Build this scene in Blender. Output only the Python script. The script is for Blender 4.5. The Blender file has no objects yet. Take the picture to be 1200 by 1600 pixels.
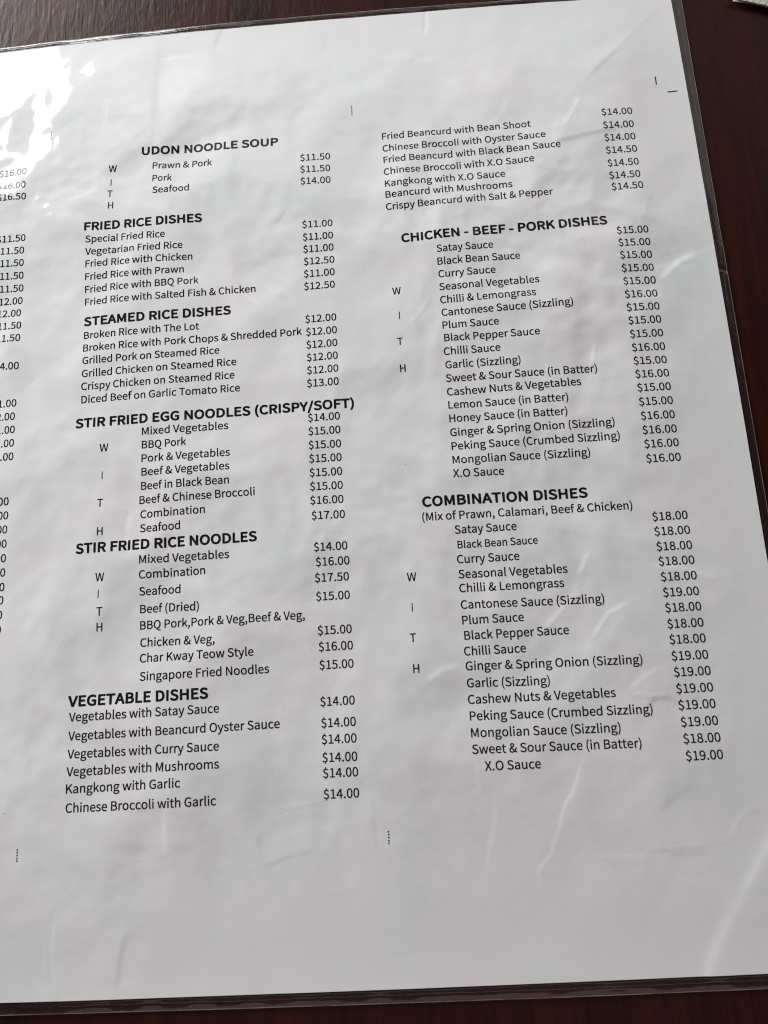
import bpy, math, random
import numpy as np
from mathutils import Matrix, Vector

# ---------------------------------------------------------------- layout (mm on the table plane, y away from the viewer)
R_CAM = [[0.9968157, 0.064524, 0.0468511], [-0.0511343, 0.968092, -0.2453227], [-0.0611854, 0.2421458, 0.9683087]]
CAM_H = 232.7
EDGE = {"TOP": [-0.000156871, -0.0125899, 233.193], "TOPO": [-0.00019306, -0.017948, 235.664], "RIGHT": [-3.32444e-05, 0.00435495, 94.1883], "RIGHTO": [0.00052453, 96.8109], "BOT": [3.47508e-05, 0.00173949, -65.3929], "BOTO": [3.89257e-05, -0.000555924, -68.7355]}
CREASE = {"kink": [[96.4, 127.93], [97.37, 128.06]], "jag": [[38.72, -10.39], [36.88, -13.4], [34.14, -20.21], [31.69, -22.97], [29.98, -28.28], [27.89, -32.57], [27.36, -34.57], [24.61, -37.39], [23.13, -39.18], [23.52, -41.95], [23.58, -44.7]], "fold": [[63.13, -65.07], [66.02, -59.24], [70.2, -52.36], [75.33, -44.8], [80.37, -38.2], [85.47, -31.5]], "dent": [[11.77, 234.12], [11.58, 229.39], [10.79, 223.73]], "spot": [[4.47, 215.12], [5.28, 214.27], [6.16, 214.68]], "shelf": [[-15.97, 219.92], [-8.48, 218.07], [-1.12, 214.7], [5.23, 213.5], [15.79, 211.86]], "vert": [[-80.01, 228.47], [-80.7, 216.01], [-81.24, 195.75]], "arc": [[6.83, 126.51], [4.62, 122.79], [2.05, 119.34], [-0.43, 117.19]], "tick": [[54.36, 106.39], [53.85, 103.52], [52.88, 99.89]], "cr1": [[50.9, -35.11], [58.22, -35.11], [67.66, -34.9]], "cr2": [[56.44, -36.27], [63.74, -36.27], [67.71, -36.75]], "cr3": [[45.71, 43.64], [44.29, 40.43], [42.52, 37.27]], "cr4": [[41.83, 32.44], [36.98, 28.26], [31.12, 22.41]], "cr5": [[6.87, 13.83], [2.25, 13.04], [-1.8, 10.16]], "cr6": [[55.48, 28.94], [48.99, 25.78], [43.86, 19.06]], "cr7": [[-87.55, 100.38], [-86.21, 102.37], [-86.13, 107.64]], "cr8": [[-86.08, 63.94], [-86.89, 58.19], [-85.84, 54.29]], "cr9": [[88.66, 134.05], [82.5, 131.32], [75.94, 125.38]], "cr10": [[59.22, 193.75], [57.82, 190.22], [52.88, 182.24]], "cr11": [[69.99, 180.51], [56.54, 178.27], [48.24, 176.71]], "cr12": [[79.69, 33.72], [72.28, 36.87], [61.06, 38.47]], "cr13": [[60.91, 10.34], [55.45, 7.75], [52.53, 4.85]], "cr14": [[52.43, 4.02], [58.28, 3.2], [62.51, 3.15]], "cr15": [[-73.73, -18.0], [-74.16, -25.29], [-73.56, -30.92]], "cr16": [[-102.84, -44.66], [-103.51, -52.33], [-102.26, -64.4]], "cr17": [[-84.7, -49.2], [-86.21, -55.98], [-86.86, -62.7]]}
DOTS = [[[-115.5, 196.66], [-115.49, 195.88], [-115.48, 195.17], [-115.46, 194.47], [-115.44, 193.82]], [[-14.89, 196.82], [-14.86, 196.06], [-14.87, 195.3], [-14.87, 194.52], [-14.87, 193.84]], [[-114.28, -27.95], [-114.3, -28.65], [-114.29, -29.37], [-114.28, -30.08], [-114.29, -30.71]], [[-14.51, -27.74], [-14.48, -28.46], [-14.47, -29.19], [-14.49, -29.96], [-14.5, -30.58]]]
BARS = [[[84.26, 198.76], [84.26, 195.61]], [[87.42, 192.62], [90.66, 192.77]]]
NAPKIN = [[113.53, 225.68], [117.08, 224.37], [120.02, 223.26], [123.87, 221.41]]
LINES = [
('h', 'UDON NOODLE SOUP', -84.82, 185.19, 45.31, -0.73, 4.18),
('d', 'Prawn & Pork', -81.13, 179.64, 19.77, -1.82, 3.55),
('d', 'Pork', -81.05, 174.76, 6.44, -1.83, 3.55),
('d', 'Seafood', -80.91, 170.25, 12.05, -0.54, 3.55),
('l', 'W', -95.66, 179.58, 2.68, 0.0, 3.6),
('l', 'I', -94.91, 174.44, 0.3, 0.0, 3.6),
('l', 'T', -95.84, 170.22, 1.74, 0.0, 3.6),
('l', 'H', -95.43, 165.78, 1.71, 0.0, 3.6),
('h', 'FRIED RICE DISHES', -102.89, 158.36, 38.28, 0.3, 4.18),
('d', 'Special Fried Rice', -102.37, 153.96, 25.81, -0.16, 3.55),
('d', 'Vegetarian Fried Rice', -102.35, 149.57, 31.49, 0.01, 3.55),
('d', 'Fried Rice with Chicken', -102.19, 145.26, 34.46, 0.09, 3.55),
('d', 'Fried Rice with Prawn', -102.13, 140.71, 31.74, 0.47, 3.55),
('d', 'Fried Rice with BBQ Pork', -102.02, 136.26, 36.34, 0.76, 3.55),
('d', 'Fried Rice with Salted Fish & Chicken', -101.9, 131.9, 54.18, 0.56, 3.55),
('h', 'STEAMED RICE DISHES', -101.94, 124.83, 46.42, 0.68, 4.18),
('d', 'Broken Rice with The Lot', -101.77, 120.33, 36.34, 0.72, 3.55),
('d', 'Broken Rice with Pork Chops & Shredded Pork', -101.81, 116.04, 68.27, 0.44, 3.55),
('d', 'Grilled Pork on Steamed Rice', -101.85, 111.81, 42.77, 0.48, 3.55),
('d', 'Grilled Chicken on Steamed Rice', -101.85, 107.48, 48.0, 0.58, 3.55),
('d', 'Crispy Chicken on Steamed Rice', -101.89, 103.25, 47.47, 0.41, 3.55),
('d', 'Diced Beef on Garlic Tomato Rice', -101.72, 98.94, 48.94, 0.41, 3.55),
('h', 'STIR FRIED EGG NOODLES (CRISPY/SOFT)', -103.2, 91.06, 84.73, 0.39, 4.18),
('d', 'Mixed Vegetables', -82.58, 87.26, 26.2, 0.27, 3.55),
('d', 'BBQ Pork', -82.53, 83.0, 13.53, 0.33, 3.55),
('d', 'Pork & Vegetables', -82.5, 78.71, 26.66, 0.25, 3.55),
('d', 'Beef & Vegetables', -82.42, 74.47, 26.49, 0.17, 3.55),
('d', 'Beef in Black Bean', -82.52, 70.17, 26.47, 0.03, 3.55),
('d', 'Beef & Chinese Broccoli', -83.01, 65.94, 34.49, 0.34, 3.55),
('d', 'Combination', -82.63, 61.58, 19.33, 0.79, 3.55),
('d', 'Seafood', -82.58, 57.33, 12.0, 0.85, 3.55),
('l', 'W', -95.41, 82.93, 2.68, 0.0, 3.6),
('l', 'I', -94.56, 74.36, 0.3, 0.0, 3.6),
('l', 'T', -95.56, 65.88, 1.74, 0.0, 3.6),
('l', 'H', -95.29, 57.22, 1.71, 0.0, 3.6),
('h', 'STIR FRIED RICE NOODLES', -101.58, 52.24, 53.47, 0.37, 4.18),
('d', 'Mixed Vegetables', -82.54, 48.06, 26.23, 0.1, 3.55),
('d', 'Combination', -82.58, 43.69, 19.3, 0.51, 3.55),
('d', 'Seafood', -82.48, 38.82, 11.96, 0.26, 3.55),
('d', 'Beef (Dried)', -82.24, 33.78, 17.09, -0.32, 3.55),
('d', 'BBQ Pork,Pork & Veg,Beef & Veg,', -82.18, 29.13, 47.27, 0.24, 3.55),
('d', 'Chicken & Veg,', -82.04, 24.25, 21.58, -0.39, 3.55),
('d', 'Char Kway Teow Style', -82.04, 19.88, 32.44, 0.26, 3.55),
('d', 'Singapore Fried Noodles', -81.88, 14.83, 36.53, 0.33, 3.55),
('l', 'W', -95.44, 43.69, 2.68, 0.0, 3.6),
('l', 'I', -94.59, 38.8, 0.3, 0.0, 3.6),
('l', 'T', -94.81, 33.78, 1.74, 0.0, 3.6),
('l', 'H', -94.7, 29.33, 1.71, 0.0, 3.6),
('h', 'VEGETABLE DISHES', -102.02, 8.86, 39.68, 0.38, 4.18),
('d', 'Vegetables with Satay Sauce', -101.57, 4.79, 42.24, 0.44, 3.55),
('d', 'Vegetables with Beancurd Oyster Sauce', -101.59, -0.27, 58.89, 0.4, 3.55),
('d', 'Vegetables with Curry Sauce', -101.6, -5.07, 42.24, 0.21, 3.55),
('d', 'Vegetables with Mushrooms', -101.64, -9.69, 42.3, 0.14, 3.55),
('d', 'Kangkong with Garlic', -101.57, -14.16, 31.66, 0.33, 3.55),
('d', 'Chinese Broccoli with Garlic', -101.5, -19.11, 41.18, 0.14, 3.55),
('d', 'Fried Beancurd with Bean Shoot', -5.5, 183.37, 48.07, -0.17, 3.55),
('d', 'Chinese Broccoli with Oyster Sauce', -5.53, 178.79, 52.33, -0.08, 3.55),
('d', 'Fried Beancurd with Black Bean Sauce', -5.44, 174.47, 56.6, 0.05, 3.55),
('d', 'Chinese Broccoli with X.O Sauce', -5.56, 170.04, 47.91, 0.03, 3.55),
('d', 'Kangkong with X.O Sauce', -5.44, 165.6, 38.31, -0.03, 3.55),
('d', 'Beancurd with Mushrooms', -5.45, 161.51, 40.19, 0.0, 3.55),
('d', 'Crispy Beancurd with Salt & Pepper', -5.51, 157.11, 52.59, 0.56, 3.55),
('h', 'CHICKEN - BEEF - PORK DISHES', -1.3, 145.19, 63.94, 0.63, 4.18),
('d', 'Satay Sauce', 9.44, 140.59, 17.51, 0.03, 3.55),
('d', 'Black Bean Sauce', 9.39, 136.3, 25.51, -0.15, 3.55),
('d', 'Curry Sauce', 9.41, 132.05, 17.56, -0.15, 3.55),
('d', 'Seasonal Vegetables', 9.37, 127.67, 30.51, -0.11, 3.55),
('d', 'Chilli & Lemongrass', 9.36, 123.26, 29.13, 0.06, 3.55),
('d', 'Cantonese Sauce (Sizzling)', 9.47, 119.01, 39.67, 0.02, 3.55),
('d', 'Plum Sauce', 9.47, 114.73, 17.07, -0.06, 3.55),
('d', 'Black Pepper Sauce', 9.7, 110.52, 28.71, -0.22, 3.55),
('d', 'Chilli Sauce', 9.3, 106.13, 16.99, 0.23, 3.55),
('d', 'Garlic (Sizzling)', 9.45, 101.81, 22.42, -0.26, 3.55),
('d', 'Sweet & Sour Sauce (in Batter)', 9.34, 97.48, 44.66, -0.24, 3.55),
('d', 'Cashew Nuts & Vegetables', 9.36, 93.11, 39.62, 0.62, 3.55),
('d', 'Lemon Sauce (in Batter)', 9.45, 88.94, 35.23, -0.11, 3.55),
('d', 'Honey Sauce (in Batter)', 9.44, 84.71, 34.5, -0.33, 3.55),
('d', 'Ginger & Spring Onion (Sizzling)', 9.38, 80.38, 47.78, -0.15, 3.55),
('d', 'Peking Sauce (Crumbed Sizzling)', 9.49, 76.11, 48.67, -0.14, 3.55),
('d', 'Mongolian Sauce (Sizzling)', 9.46, 71.83, 39.71, -0.4, 3.55),
('d', 'X.O Sauce', 9.31, 67.66, 14.75, -0.22, 3.55),
('l', 'W', -5.12, 127.58, 2.68, 0.0, 3.6),
('l', 'I', -3.49, 119.11, 0.3, 0.0, 3.6),
('l', 'T', -4.5, 110.45, 1.74, 0.0, 3.6),
('l', 'H', -4.15, 101.7, 1.71, 0.0, 3.6),
('h', 'COMBINATION DISHES', -0.12, 59.6, 47.31, -0.17, 4.18),
('d', '(Mix of Prawn, Calamari, Beef & Chicken)', -0.38, 55.34, 59.64, -0.24, 3.55),
('d', 'Satay Sauce', 8.62, 51.03, 17.55, 0.12, 3.55),
('d', 'Black Bean Sauce', 9.09, 46.76, 22.64, -0.05, 3.25),
('d', 'Curry Sauce', 8.64, 42.48, 17.57, -0.12, 3.55),
('d', 'Seasonal Vegetables', 8.74, 38.22, 30.44, -0.38, 3.55),
('d', 'Chilli & Lemongrass', 8.66, 34.23, 29.18, -0.22, 3.55),
('d', 'Cantonese Sauce (Sizzling)', 8.73, 29.58, 39.67, -0.75, 3.55),
('d', 'Plum Sauce', 8.81, 25.26, 17.04, -0.06, 3.55),
('d', 'Black Pepper Sauce', 9.08, 21.04, 28.76, 0.05, 3.55),
('d', 'Chilli Sauce', 8.7, 16.73, 16.98, 0.14, 3.55),
('d', 'Ginger & Spring Onion (Sizzling)', 8.81, 12.74, 47.81, -0.95, 3.55),
('d', 'Garlic (Sizzling)', 8.81, 8.18, 22.46, -1.24, 3.55),
('d', 'Cashew Nuts & Vegetables', 8.78, 3.78, 39.68, -0.26, 3.55),
('d', 'Peking Sauce (Crumbed Sizzling)', 8.93, -0.56, 48.74, -0.75, 3.55),
('d', 'Mongolian Sauce (Sizzling)', 8.94, -4.96, 39.74, -0.85, 3.55),
('d', 'Sweet & Sour Sauce (in Batter)', 8.9, -9.21, 44.73, -0.72, 3.55),
('d', 'X.O Sauce', 11.93, -13.62, 14.81, -0.23, 3.55),
('l', 'W', -5.76, 38.23, 2.68, 0.0, 3.6),
('l', 'I', -4.9, 29.63, 0.3, 0.0, 3.6),
('l', 'T', -5.9, 21.17, 1.74, 0.0, 3.6),
('l', 'H', -5.51, 12.74, 1.71, 0.0, 3.6),
('p', '$11.50', -32.4, 177.7, 9.79, 0.0, 3.55),
('p', '$11.50', -32.47, 173.28, 9.75, 0.0, 3.55),
('p', '$14.00', -32.48, 168.89, 9.71, 0.0, 3.55),
('p', '$11.00', -32.39, 153.16, 9.67, 0.0, 3.55),
('p', '$11.00', -32.31, 148.69, 9.63, 0.0, 3.55),
('p', '$11.00', -32.32, 144.5, 9.64, 0.0, 3.55),
('p', '$12.50', -32.24, 140.16, 9.65, 0.0, 3.55),
('p', '$11.00', -32.36, 135.86, 9.71, 0.0, 3.55),
('p', '$12.50', -32.43, 131.55, 9.67, 0.0, 3.55),
('p', '$12.00', -32.39, 120.37, 9.67, 0.0, 3.55),
('p', '$12.00', -32.27, 116.06, 9.58, 0.0, 3.55),
('p', '$12.00', -32.29, 111.8, 9.59, 0.0, 3.55),
('p', '$12.00', -32.26, 107.57, 9.55, 0.0, 3.55),
('p', '$12.00', -32.29, 103.32, 9.61, 0.0, 3.55),
('p', '$13.00', -32.41, 99.06, 9.67, 0.0, 3.55),
('p', '$14.00', -32.44, 88.0, 9.61, 0.0, 3.55),
('p', '$15.00', -32.42, 83.71, 9.57, 0.0, 3.55),
('p', '$15.00', -32.45, 79.41, 9.62, 0.0, 3.55),
('p', '$15.00', -32.43, 75.19, 9.58, 0.0, 3.55),
('p', '$15.00', -32.42, 70.86, 9.59, 0.0, 3.55),
('p', '$15.00', -32.4, 66.62, 9.59, 0.0, 3.55),
('p', '$16.00', -32.43, 62.36, 9.65, 0.0, 3.55),
('p', '$17.00', -32.15, 57.75, 9.65, 0.0, 3.55),
('p', '$14.00', -31.78, 48.42, 9.64, 0.0, 3.55),
('p', '$16.00', -31.37, 44.11, 9.65, 0.0, 3.55),
('p', '$17.50', -31.78, 39.56, 9.69, 0.0, 3.55),
('p', '$15.00', -31.63, 34.26, 9.59, 0.0, 3.55),
('p', '$15.00', -31.48, 24.71, 9.59, 0.0, 3.55),
('p', '$16.00', -31.35, 20.19, 9.58, 0.0, 3.55),
('p', '$15.00', -31.29, 15.19, 9.49, 0.0, 3.55),
('p', '$14.00', -31.44, 5.31, 9.56, 0.0, 3.55),
('p', '$14.00', -31.36, -0.35, 9.55, 0.0, 3.55),
('p', '$14.00', -31.37, -4.67, 9.59, 0.0, 3.55),
('p', '$14.00', -31.35, -9.41, 9.54, 0.0, 3.55),
('p', '$14.00', -31.31, -13.41, 9.54, 0.0, 3.55),
('p', '$14.00', -31.32, -18.79, 9.57, 0.0, 3.55),
('p', '$14.00', 65.28, 185.04, 9.93, 0.0, 3.55),
('p', '$14.00', 65.23, 180.18, 9.88, 0.0, 3.55),
('p', '$14.00', 65.17, 175.65, 9.89, 0.0, 3.55),
('p', '$14.50', 65.15, 171.11, 9.85, 0.0, 3.55),
('p', '$14.50', 65.16, 166.42, 9.81, 0.0, 3.55),
('p', '$14.50', 65.14, 161.95, 9.77, 0.0, 3.55),
('p', '$14.50', 65.42, 157.88, 9.88, 0.0, 3.55),
('p', '$15.00', 65.04, 142.09, 9.78, 0.0, 3.55),
('p', '$15.00', 65.02, 137.81, 9.88, 0.0, 3.55),
('p', '$15.00', 64.99, 133.52, 9.89, 0.0, 3.55),
('p', '$15.00', 65.0, 129.15, 9.89, 0.0, 3.55),
('p', '$15.00', 64.96, 124.82, 9.95, 0.0, 3.55),
('p', '$16.00', 64.91, 120.37, 9.9, 0.0, 3.55),
('p', '$15.00', 64.91, 116.01, 9.91, 0.0, 3.55),
('p', '$15.00', 64.9, 111.69, 9.86, 0.0, 3.55),
('p', '$15.00', 64.84, 107.3, 9.92, 0.0, 3.55),
('p', '$16.00', 64.88, 102.94, 9.92, 0.0, 3.55),
('p', '$15.00', 64.82, 98.67, 9.92, 0.0, 3.55),
('p', '$16.00', 64.81, 94.39, 9.97, 0.0, 3.55),
('p', '$15.00', 64.83, 90.1, 9.88, 0.0, 3.55),
('p', '$15.00', 64.8, 85.74, 9.93, 0.0, 3.55),
('p', '$16.00', 64.81, 81.37, 9.89, 0.0, 3.55),
('p', '$16.00', 64.77, 77.04, 9.93, 0.0, 3.55),
('p', '$16.00', 64.79, 72.84, 9.93, 0.0, 3.55),
('p', '$16.00', 64.78, 68.44, 9.93, 0.0, 3.55),
('p', '$18.00', 64.44, 51.34, 9.89, 0.0, 3.55),
('p', '$18.00', 64.42, 47.03, 9.98, 0.0, 3.55),
('p', '$18.00', 64.43, 42.68, 9.93, 0.0, 3.55),
('p', '$18.00', 64.45, 38.45, 9.97, 0.0, 3.55),
('p', '$18.00', 64.45, 34.08, 9.97, 0.0, 3.55),
('p', '$19.00', 64.49, 29.71, 9.92, 0.0, 3.55),
('p', '$18.00', 64.54, 25.47, 9.88, 0.0, 3.55),
('p', '$18.00', 64.56, 21.05, 9.87, 0.0, 3.55),
('p', '$18.00', 64.59, 16.79, 9.87, 0.0, 3.55),
('p', '$19.00', 64.56, 12.37, 9.9, 0.0, 3.55),
('p', '$19.00', 64.62, 8.07, 9.9, 0.0, 3.55),
('p', '$19.00', 64.62, 3.68, 9.89, 0.0, 3.55),
('p', '$19.00', 64.63, -0.62, 9.89, 0.0, 3.55),
('p', '$19.00', 64.66, -5.0, 9.88, 0.0, 3.55),
('p', '$18.00', 64.7, -9.3, 9.83, 0.0, 3.55),
('p', '$19.00', 64.76, -13.69, 9.78, 0.0, 3.55),
('p', '$16.00', -132.48, 180.95, 9.5, 0.0, 3.55),
('p', '$16.00', -132.48, 175.85, 9.5, 0.0, 3.55),
('p', '$16.50', -132.11, 171.41, 9.5, 0.0, 3.55),
('p', '$11.50', -131.66, 156.36, 9.5, 0.0, 3.55),
('p', '$11.50', -131.95, 151.98, 9.5, 0.0, 3.55),
('p', '$11.50', -131.85, 147.59, 9.5, 0.0, 3.55),
('p', '$11.50', -131.81, 143.17, 9.5, 0.0, 3.55),
('p', '$11.50', -131.69, 138.77, 9.5, 0.0, 3.55),
('p', '$12.00', -131.74, 134.39, 9.5, 0.0, 3.55),
('p', '$12.00', -132.03, 130.15, 9.5, 0.0, 3.55),
('p', '$11.50', -131.62, 125.76, 9.5, 0.0, 3.55),
('p', '$11.50', -131.64, 121.43, 9.5, 0.0, 3.55),
('p', '$14.00', -131.55, 111.98, 9.5, 0.0, 3.55),
('p', '$11.00', -131.64, 99.64, 9.5, 0.0, 3.55),
('p', '$12.00', -131.79, 95.26, 9.5, 0.0, 3.55),
('p', '$11.00', -131.53, 90.94, 9.5, 0.0, 3.55),
('p', '$12.00', -131.48, 86.62, 9.5, 0.0, 3.55),
('p', '$14.00', -131.36, 82.3, 9.5, 0.0, 3.55),
('p', '$15.00', -132.1, 68.35, 9.5, 0.0, 3.55),
('p', '$15.00', -131.96, 64.05, 9.5, 0.0, 3.55),
('p', '$15.00', -131.99, 59.77, 9.5, 0.0, 3.55),
('p', '$15.00', -131.99, 55.48, 9.5, 0.0, 3.55),
('p', '$15.00', -131.98, 51.17, 9.5, 0.0, 3.55),
('p', '$15.00', -131.97, 46.94, 9.5, 0.0, 3.55),
('p', '$15.00', -131.97, 42.67, 9.5, 0.0, 3.55),
('p', '$15.00', -132.01, 38.79, 9.5, 0.0, 3.55),
('p', '$15.00', -132.03, 34.49, 9.5, 0.0, 3.55),
('p', '$15.00', -132.04, 30.22, 9.5, 0.0, 3.55),
]
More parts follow.
